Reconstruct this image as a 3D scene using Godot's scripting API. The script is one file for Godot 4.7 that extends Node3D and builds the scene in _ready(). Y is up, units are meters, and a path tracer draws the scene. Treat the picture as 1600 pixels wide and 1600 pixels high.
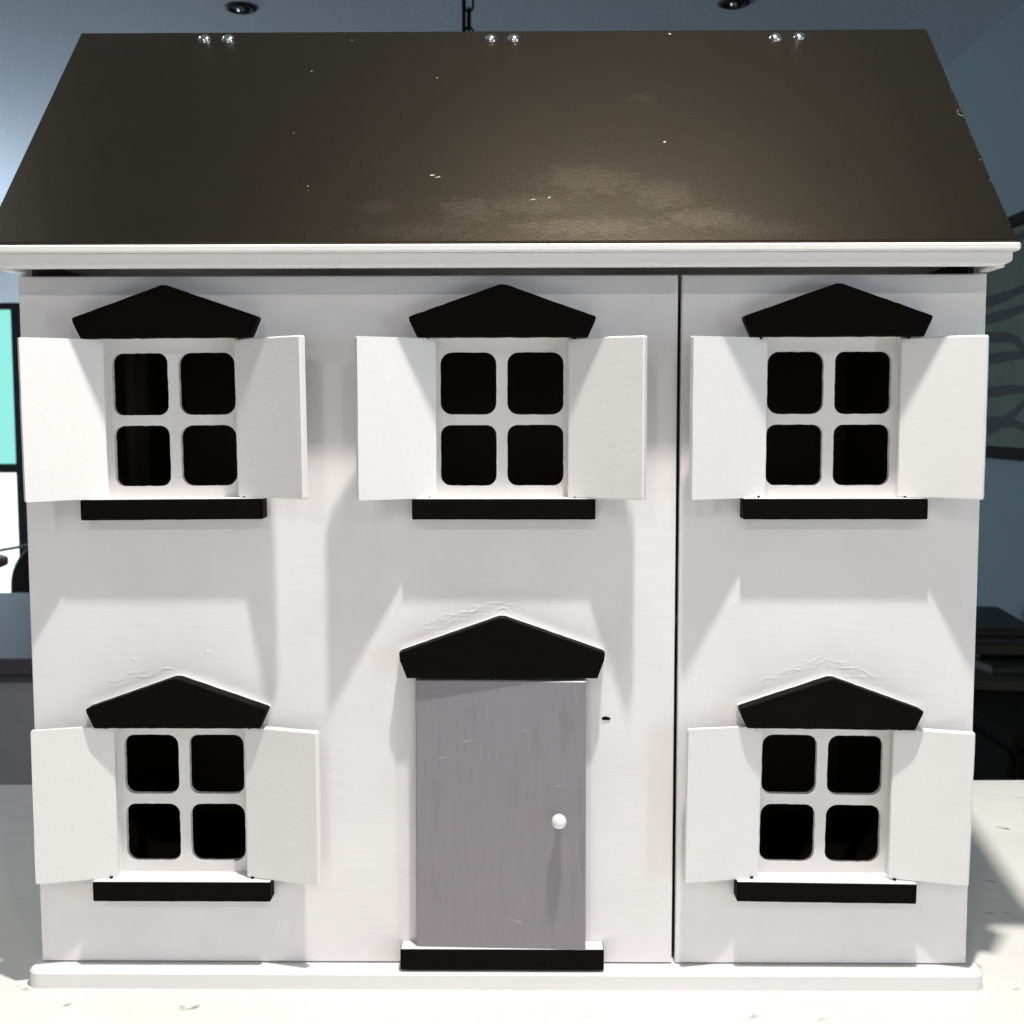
extends Node3D
# A painted wooden dolls' house on a white table, lit by ceiling downlights and daylight.
# Metres; table top at y = 0; the front of the house lies in the plane z = 0.

const BASE := 0.0107          # thickness of the base board
const CEIL := 1.52
const FLOOR := -0.9
const RIGHT_WALL := 1.42
var rng := RandomNumberGenerator.new()
var used := {}
var M := {}

# ------------------------------------------------------------------ helpers
func numbered(called: String) -> String:
	var n: int = used.get(called, 0)
	used[called] = n + 1
	return called if n == 0 else "%s_%03d" % [called, n]

func begin() -> SurfaceTool:
	var st := SurfaceTool.new()
	st.begin(Mesh.PRIMITIVE_TRIANGLES)
	return st

func tri(st: SurfaceTool, a: Vector3, b: Vector3, c: Vector3, smooth := -1) -> void:   # counter-clockwise seen from outside
	for p in [a, c, b]:
		st.set_smooth_group(smooth)
		st.set_uv(Vector2(p.x, -p.y))
		st.add_vertex(p)

func quad(st: SurfaceTool, a: Vector3, b: Vector3, c: Vector3, d: Vector3, smooth := -1) -> void:
	tri(st, a, b, c, smooth)
	tri(st, a, c, d, smooth)

func finish(st: SurfaceTool, mesh: ArrayMesh = null) -> ArrayMesh:
	st.generate_normals()
	st.generate_tangents()
	return st.commit(mesh) if mesh else st.commit()

func part(called: String, mesh: Mesh, mat: Material, parent: Node = null) -> MeshInstance3D:
	var o := MeshInstance3D.new()
	o.name = called if parent else numbered(called)
	o.mesh = mesh
	if mat: o.material_override = mat
	o.cast_shadow = GeometryInstance3D.SHADOW_CASTING_SETTING_ON
	(parent if parent else self).add_child(o, true)
	return o

func tag(o: Node, label: String, category: String, group := "") -> void:
	o.set_meta("label", label)
	o.set_meta("category", category)
	if group: o.set_meta("group", group)

func thing(called: String, label: String, category: String, at := Vector3.ZERO, group := "") -> Node3D:
	var o := Node3D.new()
	o.name = numbered(called)
	add_child(o)
	o.position = at
	tag(o, label, category, group)
	return o

func struct(called: String, mesh: Mesh, mat: Material, at := Vector3.ZERO) -> MeshInstance3D:
	var o := part(called, mesh, mat)
	o.position = at
	o.set_meta("kind", "structure")
	o.set_meta("label", called.replace("_", " ") + " of the room around the dolls house")
	return o

func cbox(a: Vector3, b: Vector3, ch := 0.0008, st: SurfaceTool = null) -> ArrayMesh:   # box from corner a to corner b with chamfered edges
	var own := st == null
	if own: st = begin()
	var c := (a + b) / 2
	var h := (b - a) / 2
	ch = minf(ch, minf(h.x, minf(h.y, h.z)) * 0.45)
	for ax in 3:
		var u := (ax + 1) % 3
		var v := (ax + 2) % 3
		for s in [-1.0, 1.0]:
			var q := []
			for k in [[-1, -1], [1, -1], [1, 1], [-1, 1]]:
				var p := Vector3.ZERO
				p[ax] = s * h[ax]
				p[u] = k[0] * (h[u] - ch)
				p[v] = k[1] * (h[v] - ch)
				q.append(c + p)
			if s < 0: q.reverse()
			quad(st, q[0], q[1], q[2], q[3])
		# the four edges along ax
		for su in [-1.0, 1.0]:
			for sv in [-1.0, 1.0]:
				var e := []
				for k in [[-1, 0], [1, 0], [1, 1], [-1, 1]]:
					var p := Vector3.ZERO
					p[ax] = k[0] * (h[ax] - ch)
					p[u] = su * (h[u] - (ch if k[1] == 1 else 0.0))
					p[v] = sv * (h[v] - (0.0 if k[1] == 1 else ch))
					e.append(c + p)
				if su * sv < 0: e.reverse()
				quad(st, e[0], e[3], e[2], e[1])
	for sx in [-1.0, 1.0]:
		for sy in [-1.0, 1.0]:
			for sz in [-1.0, 1.0]:
				var s := Vector3(sx, sy, sz)
				var p0 := c + s * Vector3(h.x, h.y - ch, h.z - ch)
				var p1 := c + s * Vector3(h.x - ch, h.y, h.z - ch)
				var p2 := c + s * Vector3(h.x - ch, h.y - ch, h.z)
				if sx * sy * sz > 0: tri(st, p0, p1, p2)
				else: tri(st, p0, p2, p1)
	return finish(st) if own else null

func plainbox(size: Vector3) -> BoxMesh:
	var b := BoxMesh.new()
	b.size = size
	return b

func inset(poly: PackedVector2Array, d: float) -> PackedVector2Array:    # convex, counter-clockwise
	var out := PackedVector2Array()
	var n := poly.size()
	for i in n:
		var p := poly[i]
		var d0 := (p - poly[(i + n - 1) % n]).normalized()
		var d1 := (poly[(i + 1) % n] - p).normalized()
		var n0 := Vector2(-d0.y, d0.x)
		var n1 := Vector2(-d1.y, d1.x)
		var m := (n0 + n1).normalized()
		out.append(p + m * d / maxf(0.4, m.dot(n0)))
	return out

func extrude(poly: PackedVector2Array, z0: float, z1: float, ch := 0.0007, st: SurfaceTool = null) -> ArrayMesh:  # counter-clockwise outline in xy; front face at z1
	var own := st == null
	if own: st = begin()
	var n := poly.size()
	var top := inset(poly, ch)
	var ids := Geometry2D.triangulate_polygon(top)
	for i in range(0, ids.size(), 3):
		var t := [top[ids[i]], top[ids[i + 1]], top[ids[i + 2]]]
		if (t[1] - t[0]).cross(t[2] - t[0]) < 0: t.reverse()
		tri(st, v3(t[0], z1), v3(t[1], z1), v3(t[2], z1))
	ids = Geometry2D.triangulate_polygon(poly)
	for i in range(0, ids.size(), 3):
		var t := [poly[ids[i]], poly[ids[i + 1]], poly[ids[i + 2]]]
		if (t[1] - t[0]).cross(t[2] - t[0]) < 0: t.reverse()
		tri(st, v3(t[2], z0), v3(t[1], z0), v3(t[0], z0))
	for i in n:
		var j := (i + 1) % n
		quad(st, v3(poly[i], z0), v3(poly[j], z0), v3(poly[j], z1 - ch), v3(poly[i], z1 - ch))
		quad(st, v3(poly[i], z1 - ch), v3(poly[j], z1 - ch), v3(top[j], z1), v3(top[i], z1))
	return finish(st) if own else null

func v3(p: Vector2, z: float) -> Vector3:
	return Vector3(p.x, p.y, z)

func rounded(x0: float, y0: float, x1: float, y1: float, r: float, n := 6) -> PackedVector2Array:   # counter-clockwise rounded rectangle
	var out := PackedVector2Array()
	var cs := [Vector2(x1 - r, y1 - r), Vector2(x0 + r, y1 - r), Vector2(x0 + r, y0 + r), Vector2(x1 - r, y0 + r)]
	for k in 4:
		for i in n + 1:
			out.append(cs[k] + Vector2.from_angle(PI / 2 * (k + float(i) / n)) * r)
	return out

func rough(poly: PackedVector2Array, step: float, amount: float) -> PackedVector2Array:  # cut an outline into short pieces and shake them like hand-sawn, hand-painted wood
	var out := PackedVector2Array()
	for i in poly.size():
		var a := poly[i]
		var b := poly[(i + 1) % poly.size()]
		var k := maxi(1, int(a.distance_to(b) / step))
		var nrm := (b - a).normalized().orthogonal()
		for j in k:
			var p := a.lerp(b, float(j) / k)
			out.append(p + (nrm * rng.randf_range(-amount, amount) if j > 0 else Vector2.ZERO))
	return out

func lathe(prof: PackedVector2Array, n := 24, st: SurfaceTool = null, x := Transform3D()) -> ArrayMesh:   # (radius, height) from bottom to top, round y
	var own := st == null
	if own: st = begin()
	for i in n:
		var a := TAU * i / n
		var b := TAU * (i + 1) / n
		for j in prof.size() - 1:
			var p := prof[j]
			var q := prof[j + 1]
			var p0 := x * Vector3(p.x * cos(a), p.y, -p.x * sin(a))
			var p1 := x * Vector3(p.x * cos(b), p.y, -p.x * sin(b))
			var q0 := x * Vector3(q.x * cos(a), q.y, -q.x * sin(a))
			var q1 := x * Vector3(q.x * cos(b), q.y, -q.x * sin(b))
			if p.x > 0: tri(st, p0, p1, q1, 0)
			if q.x > 0: tri(st, p0, q1, q0, 0)
	return finish(st) if own else null

func tube(pts: Array, r: float, n := 8, closed := false, st: SurfaceTool = null) -> ArrayMesh:
	var own := st == null
	if own: st = begin()
	var rings := []
	var m := pts.size()
	var up := Vector3(0.31, 0.9, 0.17)
	for i in m:
		var a: Vector3 = pts[(i + m - 1) % m] if closed or i > 0 else pts[0]
		var b: Vector3 = pts[(i + 1) % m] if closed or i < m - 1 else pts[m - 1]
		var t := (b - a).normalized()
		var u := t.cross(up).normalized()
		var w := u.cross(t)
		var ring := []
		for k in n: ring.append(pts[i] + (u * cos(TAU * k / n) + w * sin(TAU * k / n)) * r)
		rings.append(ring)
	for i in (m if closed else m - 1):
		for k in n:
			var l := (k + 1) % n
			quad(st, rings[i][k], rings[(i + 1) % m][k], rings[(i + 1) % m][l], rings[i][l], 0)
	if not closed:
		for k in range(1, n - 1):
			tri(st, rings[0][0], rings[0][k], rings[0][k + 1])
			tri(st, rings[m - 1][0], rings[m - 1][k + 1], rings[m - 1][k])
	return finish(st) if own else null

# ------------------------------------------------------------------ textures and materials
func noise(freq: float, sd: int, oct := 4) -> FastNoiseLite:
	var f := FastNoiseLite.new()
	f.noise_type = FastNoiseLite.TYPE_SIMPLEX_SMOOTH
	f.frequency = freq
	f.seed = sd
	f.fractal_octaves = oct
	return f

func mat(lin: Color, roughness: float, spec := 0.5) -> StandardMaterial3D:
	var m := StandardMaterial3D.new()
	m.albedo_color = lin.linear_to_srgb()
	m.roughness = roughness
	m.metallic_specular = spec
	return m

func streaks(w: int, h: int, along: int, sd: int) -> Image:     # brush strokes, stretched by «along» in x
	var f := noise(0.09, sd, 4)
	var im := f.get_seamless_image(maxi(8, w / along), h)
	im.resize(w, h, Image.INTERPOLATE_CUBIC)
	return im

func normal_of(im: Image, strength: float) -> ImageTexture:
	var c: Image = im.duplicate()
	c.convert(Image.FORMAT_RGBA8)
	c.bump_map_to_normal_map(strength)
	return ImageTexture.create_from_image(c)

func triplanar(m: StandardMaterial3D, normal_tex: Texture2D, amount: float, scale: float) -> StandardMaterial3D:
	m.uv1_triplanar = true
	m.uv1_world_triplanar = true
	m.uv1_scale = Vector3.ONE * scale
	m.normal_enabled = true
	m.normal_texture = normal_tex
	m.normal_scale = amount
	return m

func blob(d: PackedFloat32Array, w: int, h: int, x: float, y: float, r: float, amp: float, sx := 1.0) -> void:
	for j in range(maxi(0, int(y - r * 2)), mini(h, int(y + r * 2) + 1)):
		for i in range(maxi(0, int(x - r * 2 * sx)), mini(w, int(x + r * 2 * sx) + 1)):
			var q := Vector2((i - x) / (r * sx), (j - y) / r).length_squared()
			if q < 4.0: d[j * w + i] += amp * exp(-q * 1.4)

func image_of(d: PackedFloat32Array, w: int, h: int) -> Image:
	var b := PackedByteArray()
	b.resize(w * h)
	for i in w * h: b[i] = clampi(int(d[i] * 255.0), 0, 255)
	return Image.create_from_data(w, h, false, Image.FORMAT_L8, b)

func front_height() -> Image:     # relief of the painted front: brush strokes, runs of filler over the lower pediments, drips and nibs
	var w := 1280
	var h := 960
	var im := streaks(w, h, 12, 3)
	im.convert(Image.FORMAT_L8)
	var src := im.get_data()
	var fine := noise(0.35, 8, 2).get_image(w, h)
	fine.convert(Image.FORMAT_L8)
	var fd := fine.get_data()
	var d := PackedFloat32Array()
	d.resize(w * h)
	for i in w * h: d[i] = 0.3 + src[i] / 255.0 * 0.10 + fd[i] / 255.0 * 0.045
	var k := w / 0.61          # pixels per metre; the image spans x -0.305..0.305, y 0..0.4575
	var heads := [[-0.2045, 0.1598, 0.057], [0.0, 0.197, 0.0645], [0.2043, 0.1607, 0.057]]
	for q in heads:
		for strand in [3, 7, 6][heads.find(q)]:
			var off := rng.randf_range(0.0025, 0.011)
			var t0 := rng.randf_range(-1.0, 0.2)
			var t1 := t0 + rng.randf_range(0.35, 0.9)
			var s := 0
			while s < 80:
				var t := lerpf(t0, t1, s / 79.0)
				s += 1
				if absf(t) > 1.05: continue
				var x: float = q[0] + t * q[2]
				var y: float = q[1] + 0.0325 * (1.0 - absf(t) * 0.62) + off + 0.0012 * sin(t * 23.0 + strand)
				blob(d, w, h, (x + 0.305) * k, h - y * k, rng.randf_range(0.9, 1.8), rng.randf_range(0.0, 0.10), 1.6)
	for n in 70:
		blob(d, w, h, rng.randf() * w, rng.randf() * h, rng.randf_range(0.7, 1.2), rng.randf_range(0.08, 0.3))
	for p in [[-0.15, 0.2905], [-0.153, 0.2885], [0.218, 0.189], [0.222, 0.189], [-0.235, 0.2], [-0.188, 0.2045]]:
		for e in 5: blob(d, w, h, (p[0] + 0.305) * k + e * rng.randf_range(0.2, 1.6), h - p[1] * k + rng.randf_range(-1, 1), 1.3, 0.2)
	return image_of(d, w, h)

func tinted(w: int, h: int, base: Color, im: Image, amount: float) -> Image:    # a base colour (linear) mottled by a grey image
	var o := Image.create(w, h, false, Image.FORMAT_RGB8)
	im.convert(Image.FORMAT_L8)
	var d := im.get_data()
	var b := PackedByteArray()
	b.resize(w * h * 3)
	for i in w * h:
		var f := 1.0 + (d[i] / 255.0 - 0.5) * amount
		var c := Color(base.r * f, base.g * f, base.b * f).linear_to_srgb()
		b[i * 3] = clampi(int(c.r * 255), 0, 255)
		b[i * 3 + 1] = clampi(int(c.g * 255), 0, 255)
		b[i * 3 + 2] = clampi(int(c.b * 255), 0, 255)
	o.set_data(w, h, false, Image.FORMAT_RGB8, b)
	return o

func dab(im: Image, x: float, y: float, r: float, c: Color, a: float, sx := 1.0, ang := 0.0, rag := 1.0) -> void:    # a soft-edged, ragged mark
	var ph := rng.randf() * TAU
	var R := int(r * maxf(1.0, sx) * 1.5) + 2
	for j in range(maxi(0, int(y) - R), mini(im.get_height(), int(y) + R + 1)):
		for i in range(maxi(0, int(x) - R), mini(im.get_width(), int(x) + R + 1)):
			var q := Vector2(i - x, j - y).rotated(-ang)
			q.x /= sx
			var th := q.angle()
			var lim := r * (1.0 + rag * (0.3 * sin(3.0 * th + ph) + 0.18 * sin(7.0 * th + ph * 2.0)))
			var cover := clampf((lim - q.length()) / 0.9 + 0.5, 0.0, 1.0) * a
			if cover > 0.0: im.set_pixel(i, j, im.get_pixel(i, j).lerp(c, cover))

func fleck(im: Image, matt: Image, x: float, y: float, r: float, c: Color, a: float, sx := 1.0, ang := 0.0) -> void:
	dab(im, x, y, r, c, a, sx, ang)
	dab(matt, x, y, r, Color.BLACK, a, sx, ang, 0.3)

func smudge(im: Image, x: float, y: float, rx: float, ry: float, c: Color, a: float) -> void:    # a wiped, cloudy patch with an uneven edge
	var f := noise(0.035, int(x + y), 4)
	for j in range(maxi(0, int(y - ry * 1.6)), mini(im.get_height(), int(y + ry * 1.6))):
		for i in range(maxi(0, int(x - rx * 1.6)), mini(im.get_width(), int(x + rx * 1.6))):
			var q := Vector2((i - x) / rx, (j - y) / ry).length() + 0.55 * f.get_noise_2d(i, j * 1.6)
			var cover := smoothstep(1.25, 0.35, q) * a * 0.85 * (0.75 + 0.5 * f.get_noise_2d(i * 3.0 + 900.0, j * 3.0))
			if cover > 0.003: im.set_pixel(i, j, im.get_pixel(i, j).lerp(c, cover))

func make_materials() -> void:
	var brush := normal_of(streaks(512, 512, 10, 21), 2.4)
	var orange := normal_of(noise(0.06, 5, 4).get_seamless_image(512, 512), 2.5)
	var front := front_height()
	M.front = mat(Color(0.80, 0.80, 0.79), 0.5)
	var fa := tinted(640, 480, Color(0.79, 0.768, 0.768), noise(0.012, 31, 5).get_image(640, 480), 0.07)
	M.front.albedo_color = Color.WHITE
	M.front.albedo_texture = ImageTexture.create_from_image(fa)
	M.front.uv1_scale = Vector3(1 / 0.61, 1 / 0.4575, 1)
	M.front.uv1_offset = Vector3(0.5, 1.0 + BASE / 0.4575, 0)
	M.front.normal_enabled = true
	M.front.normal_texture = normal_of(front, 3.5)
	M.front.normal_scale = 0.38
	M.white = triplanar(mat(Color(0.79, 0.772, 0.768), 0.45), brush, 0.08, 7.0)
	M.shutter = triplanar(mat(Color(0.755, 0.74, 0.735), 0.45), orange, 0.10, 6.0)
	M.lattice = triplanar(mat(Color(0.74, 0.72, 0.71), 0.5), orange, 0.35, 16.0)
	M.fascia = triplanar(mat(Color(0.78, 0.765, 0.745), 0.45), orange, 0.1, 5.0)
	M.black = triplanar(mat(Color(0.0035, 0.003, 0.0018), 0.6, 0.15), orange, 0.15, 9.0)
	M.dark_inside = mat(Color(0.10, 0.085, 0.06), 0.9, 0.1)  # dark colour stands in for the unlit interior behind the panes
	M.soffit_shade = mat(Color(0.004, 0.0035, 0.0025), 0.9, 0.1)  # near-black colour puts the shade of the eaves gap into the board
	# grey door with streaks of a darker coat
	var dw := 256
	var dh := 416
	var ds := noise(0.09, 77, 4).get_image(dw, dh / 13)
	ds.resize(dw, dh, Image.INTERPOLATE_CUBIC)
	var da := tinted(dw, dh, Color(0.243, 0.224, 0.245), ds, 0.06)
	for q in [[30, 180, 6, 6.0, 0.22], [224, 70, 9, 3.5, 0.26], [180, 95, 8, 2.5, 0.16], [84, 55, 8, 2.0, 0.15], [250, 260, 4, 10.0, 0.3], [236, 320, 5, 7.0, 0.22], [24, 310, 3, 8.0, 0.25], [30, 330, 2, 7.0, 0.25], [150, 160, 7, 4.0, 0.12], [246, 180, 4, 7.0, 0.25]]:
		dab(da, q[0], q[1], q[2], Color(0.44, 0.43, 0.43), q[4], q[3], PI / 2)
	for q in [[78, 92, 1.2, 8.0, -0.2], [42, 118, 1.2, 7.0, -0.15], [214, 160, 1.0, 6.0, 0.0], [165, 76, 1.0, 5.0, 0.4], [150, 370, 1.4, 9.0, 0.3]]:
		dab(da, q[0], q[1], q[2], Color(0.74, 0.72, 0.72), 0.4, q[3], q[4])
	M.door = mat(Color.WHITE, 0.42)
	M.door.albedo_texture = ImageTexture.create_from_image(da)
	M.door.uv1_scale = Vector3(1 / 0.1075, 1 / 0.175, 1)
	M.door.uv1_offset = Vector3(0.5, 1.0 + 0.0141 / 0.175, 0)
	M.door.roughness_texture = ImageTexture.create_from_image(tinted(dw, dh, Color(0.75, 0.75, 0.75), ds, 0.3))
	M.door.normal_enabled = true
	M.door.normal_texture = normal_of(ds, 1.6)
	M.door.normal_scale = 0.15
	# roof: satin charcoal with wiped patches, specks of white paint and a chipped right edge
	var rw := 1600
	var rh := 640
	var blot := noise(0.006, 14, 4).get_image(rw, rh)
	var ra := tinted(rw, rh, Color(0.041, 0.034, 0.0225), blot, 0.05)
	var k := rw / 0.62
	var rm := Image.create(rw, rh, false, Image.FORMAT_RGB8)
	rm.fill(Color(0.9, 0.9, 0.9))
	for q in [[-0.1342, 0.054, 0.9, 1.0], [-0.1373, 0.131, 0.6, 1.0], [0.1057, 0.143, 1.3, 1.0], [-0.04, 0.181, 0.7, 4.0], [-0.0436, 0.179, 0.8, 3.0], [0.03, 0.203, 0.7, 2.0], [-0.046, 0.0635, 0.8, 1.0], [-0.2275, 0.139, 0.4, 1.0], [-0.121, 0.19, 0.5, 2.0], [-0.12, 0.195, 0.4, 1.0], [0.02, 0.205, 0.5, 5.0], [0.12, 0.005, 0.9, 2.0], [-0.11, 0.012, 0.6, 1.5]]:
		fleck(ra, rm, (q[0] + 0.31) * k, q[1] * k, q[2] * 1.5, Color(0.86, 0.84, 0.78), 1.0, q[3], rng.randf_range(-0.5, 0.2))
	for n in 120:
		fleck(ra, rm, rng.randf() * rw, rng.randf() * rh, rng.randf_range(0.3, 0.6), Color(0.55, 0.53, 0.48), rng.randf_range(0.1, 0.5))
	for q in [[0.055, 0.185, 0.035, 0.018, 0.16], [0.02, 0.21, 0.03, 0.012, 0.14], [-0.02, 0.215, 0.02, 0.014, 0.16], [-0.075, 0.212, 0.014, 0.008, 0.14], [0.10, 0.2, 0.022, 0.016, 0.16], [0.125, 0.225, 0.03, 0.012, 0.18], [0.05, 0.232, 0.05, 0.009, 0.14], [0.095, 0.09, 0.012, 0.006, 0.12], [0.16, 0.235, 0.03, 0.008, 0.10], [-0.05, 0.236, 0.04, 0.008, 0.10]]:
		smudge(ra, (q[0] + 0.31) * k, q[1] * k, q[2] * k, q[3] * k, Color(0.52, 0.48, 0.44), q[4] * 1.5)
	for n in 14:
		fleck(ra, rm, (0.306 + 0.31 - rng.randf_range(0.0, 0.0018)) * k, (0.075 + n * 0.009 + rng.randf_range(-0.004, 0.004)) * k, rng.randf_range(0.4, 1.3), Color(0.75, 0.73, 0.68), rng.randf_range(0.2, 0.8), 1.5, 0.8)
	for e in 12:
		var a := TAU * e / 12.0
		fleck(ra, rm, (0.3052 + 0.31 + 0.0022 * cos(a)) * k, (0.11 + 0.0035 * sin(a)) * k, 1.0, Color(0.85, 0.83, 0.78), 0.35 + 0.5 * rng.randf(), 1.6, a + 1.5)
	M.roof = mat(Color.WHITE, 0.5, 0.5)
	M.roof.metallic = 1.0
	M.roof.metallic_texture = ImageTexture.create_from_image(rm)
	M.roof.albedo_texture = ImageTexture.create_from_image(ra)
	M.roof.roughness = 0.3
	M.roof.normal_enabled = true
	M.roof.normal_texture = normal_of(noise(0.16, 54, 4).get_image(1600, 640), 1.6)
	M.roof.normal_scale = 0.075
	M.roof_edge = mat(Color(0.012, 0.011, 0.009), 0.6)
	M.metal = mat(Color(0.75, 0.74, 0.72), 0.12)
	M.metal.metallic = 1.0
	# table: old white paint with scuffs and chips
	var tw := 1400
	var ta := tinted(tw, tw, Color(0.745, 0.735, 0.695), noise(0.005, 61, 4).get_image(tw, tw), 0.08)
	for n in 800:
		var g := rng.randf_range(0.42, 0.68)
		dab(ta, rng.randf() * tw, rng.randf() * tw, rng.randf_range(0.4, 1.5), Color(g, g * 0.97, g * 0.9), rng.randf_range(0.25, 0.85), rng.randf_range(1.0, 2.6), rng.randf_range(-1.2, 1.2))
	M.table = mat(Color.WHITE, 0.62, 0.35)
	M.table.albedo_texture = ImageTexture.create_from_image(ta)
	M.table.uv1_scale = Vector3(1 / 2.0, 1 / 1.6, 1)
	M.table.uv1_offset = Vector3(0.5, 0.3, 0)
	M.table.normal_enabled = true
	M.table.normal_texture = normal_of(noise(0.05, 62, 4).get_image(1024, 1024), 1.2)
	M.table.normal_scale = 0.4
	# the room
	M.ceiling = triplanar(mat(Color(0.46, 0.53, 0.60), 0.9), orange, 0.3, 1.5)
	M.wall = triplanar(mat(Color(0.165, 0.225, 0.245), 0.85), orange, 0.3, 1.5)
	M.front_wall = triplanar(mat(Color(0.7, 0.7, 0.7), 0.9), orange, 0.3, 1.5)
	M.floor = triplanar(mat(Color(0.10, 0.075, 0.055), 0.5), brush, 0.4, 1.0)
	M.counter = triplanar(mat(Color(0.24, 0.255, 0.29), 0.6), orange, 0.3, 2.0)
	M.worktop = triplanar(mat(Color(0.06, 0.055, 0.07), 0.6), orange, 0.2, 2.0)
	M.sideboard = triplanar(mat(Color(0.006, 0.0055, 0.005), 0.85, 0.15), brush, 0.3, 3.0)
	M.frame = mat(Color(0.006, 0.007, 0.008), 0.7, 0.25)
	M.chair = triplanar(mat(Color(0.012, 0.012, 0.013), 0.7), orange, 0.4, 8.0)
	M.dull = mat(Color(0.03, 0.034, 0.032), 0.7, 0.3)
	M.steel = mat(Color(0.25, 0.26, 0.28), 0.4)
	M.orange_wood = triplanar(mat(Color(0.42, 0.16, 0.07), 0.5), brush, 0.3, 12.0)

func glow(c: Color, e: float) -> StandardMaterial3D:
	var m := mat(Color(0.02, 0.02, 0.02), 0.5, 0.2)
	m.emission_enabled = true
	m.emission = c.linear_to_srgb()
	m.emission_energy_multiplier = e
	return m

# ------------------------------------------------------------------ the dolls' house
func panel_mesh(x0: float, x1: float, y0: float, y1: float, holes: Array) -> ArrayMesh:   # board with rectangular openings, front face z = 0
	var st := begin()
	var zb := -0.006
	var ch := 0.0007
	var xs := [x0 + ch, x1 - ch]
	var ys := [y0 + ch, y1 - ch]
	for r in holes:
		xs.append(r.position.x); xs.append(r.end.x)
		ys.append(r.position.y); ys.append(r.end.y)
	xs.sort(); ys.sort()
	for i in xs.size() - 1:
		for j in ys.size() - 1:
			if xs[i + 1] - xs[i] < 1e-6 or ys[j + 1] - ys[j] < 1e-6: continue
			var mid := Vector2((xs[i] + xs[i + 1]) / 2, (ys[j] + ys[j + 1]) / 2)
			var open := false
			for r in holes: open = open or r.has_point(mid)
			if open: continue
			quad(st, Vector3(xs[i], ys[j], 0), Vector3(xs[i + 1], ys[j], 0), Vector3(xs[i + 1], ys[j + 1], 0), Vector3(xs[i], ys[j + 1], 0))
			quad(st, Vector3(xs[i], ys[j + 1], zb), Vector3(xs[i + 1], ys[j + 1], zb), Vector3(xs[i + 1], ys[j], zb), Vector3(xs[i], ys[j], zb))
	for r in holes:
		var a := Vector2(r.position)
		var b := Vector2(r.end)
		var loop := [a, Vector2(a.x, b.y), b, Vector2(b.x, a.y)]
		for i in 4:
			var p: Vector2 = loop[i]
			var q: Vector2 = loop[(i + 1) % 4]
			quad(st, v3(p, 0), v3(p, zb), v3(q, zb), v3(q, 0))
	var o := [Vector2(x0, y0), Vector2(x1, y0), Vector2(x1, y1), Vector2(x0, y1)]
	var f := [Vector2(x0 + ch, y0 + ch), Vector2(x1 - ch, y0 + ch), Vector2(x1 - ch, y1 - ch), Vector2(x0 + ch, y1 - ch)]
	for i in 4:
		var j := (i + 1) % 4
		quad(st, v3(o[i], -ch), v3(o[j], -ch), v3(f[j], 0), v3(f[i], 0))
		quad(st, v3(o[i], zb), v3(o[j], zb), v3(o[j], -ch), v3(o[i], -ch))
	return finish(st)

func lattice_mesh(w: float, h: float, zf: float, zb: float) -> ArrayMesh:    # four round-cornered panes cut out of one board
	var st := begin()
	var hx := w / 2
	var hy := h / 2
	var cells := [[Rect2(-hx, 0, hx, hy), [-0.0387, 0.0024, -0.0035, 0.0413]], [Rect2(0, 0, hx, hy), [0.0034, 0.0024, 0.0387, 0.0413]],
		[Rect2(-hx, -hy, hx, hy), [-0.0387, -0.0424, -0.0035, -0.0042]], [Rect2(0, -hy, hx, hy), [0.0034, -0.0424, 0.0387, -0.0042]]]
	for c in cells:
		var r: Rect2 = c[0]
		var e: Array = c[1]
		var hole := rounded(e[0], e[1], e[2], e[3], rng.randf_range(0.0055, 0.0075), 7)
		hole = rough(hole, 0.0022, 0.00016)
		var mid := Vector2((e[0] + e[2]) / 2, (e[1] + e[3]) / 2)
		var n := hole.size()
		var outer := PackedVector2Array()
		for p in hole:
			var d := p - mid
			var tx := ((r.end.x if d.x > 0 else r.position.x) - mid.x) / d.x if absf(d.x) > 1e-7 else 1e9
			var ty := ((r.end.y if d.y > 0 else r.position.y) - mid.y) / d.y if absf(d.y) > 1e-7 else 1e9
			outer.append(mid + d * minf(tx, ty))
		# snap the points nearest the cell's corners onto them
		for corner in [r.position, Vector2(r.end.x, r.position.y), r.end, Vector2(r.position.x, r.end.y)]:
			var best := 0
			for i in n:
				if outer[i].distance_to(corner) < outer[best].distance_to(corner): best = i
			outer[best] = corner
		for i in n:
			var j := (i + 1) % n
			quad(st, v3(hole[i], zf), v3(outer[i], zf), v3(outer[j], zf), v3(hole[j], zf))
			quad(st, v3(hole[i], zb), v3(hole[j], zb), v3(outer[j], zb), v3(outer[i], zb))
			quad(st, v3(hole[j], zf), v3(hole[j], zb), v3(hole[i], zb), v3(hole[i], zf))
	return finish(st)

func pediment_mesh(half_top: float, half_bottom: float, tip_low: float, tip: float, apex: float, z: float, z0 := 0.0005, grow := 0.0) -> ArrayMesh:
	var o := PackedVector2Array([Vector2(-half_bottom, 0), Vector2(half_bottom, 0), Vector2(half_top - 0.0006, tip_low), Vector2(half_top, tip - 0.0006), Vector2(half_top - 0.0012, tip + 0.0002),
		Vector2(0.002, apex - 0.0004), Vector2(-0.0018, apex - 0.0003), Vector2(-half_top + 0.0012, tip + 0.0003), Vector2(-half_top, tip - 0.0005), Vector2(-half_top + 0.0004, tip_low)])
	return extrude(rough(inset(o, -grow) if grow > 0.0 else o, 0.004, 0.00016), z0, z, 0.0006 if grow == 0.0 else 0.0002)

func shutter_mesh(w: float, h: float) -> ArrayMesh:     # from the hinge (x = 0) along +x; front face at z = +
	return extrude(rough(rounded(0, -h / 2, w, h / 2, 0.0012, 3), 0.009, 0.00012), -0.0022, 0.0022, 0.0009)

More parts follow.
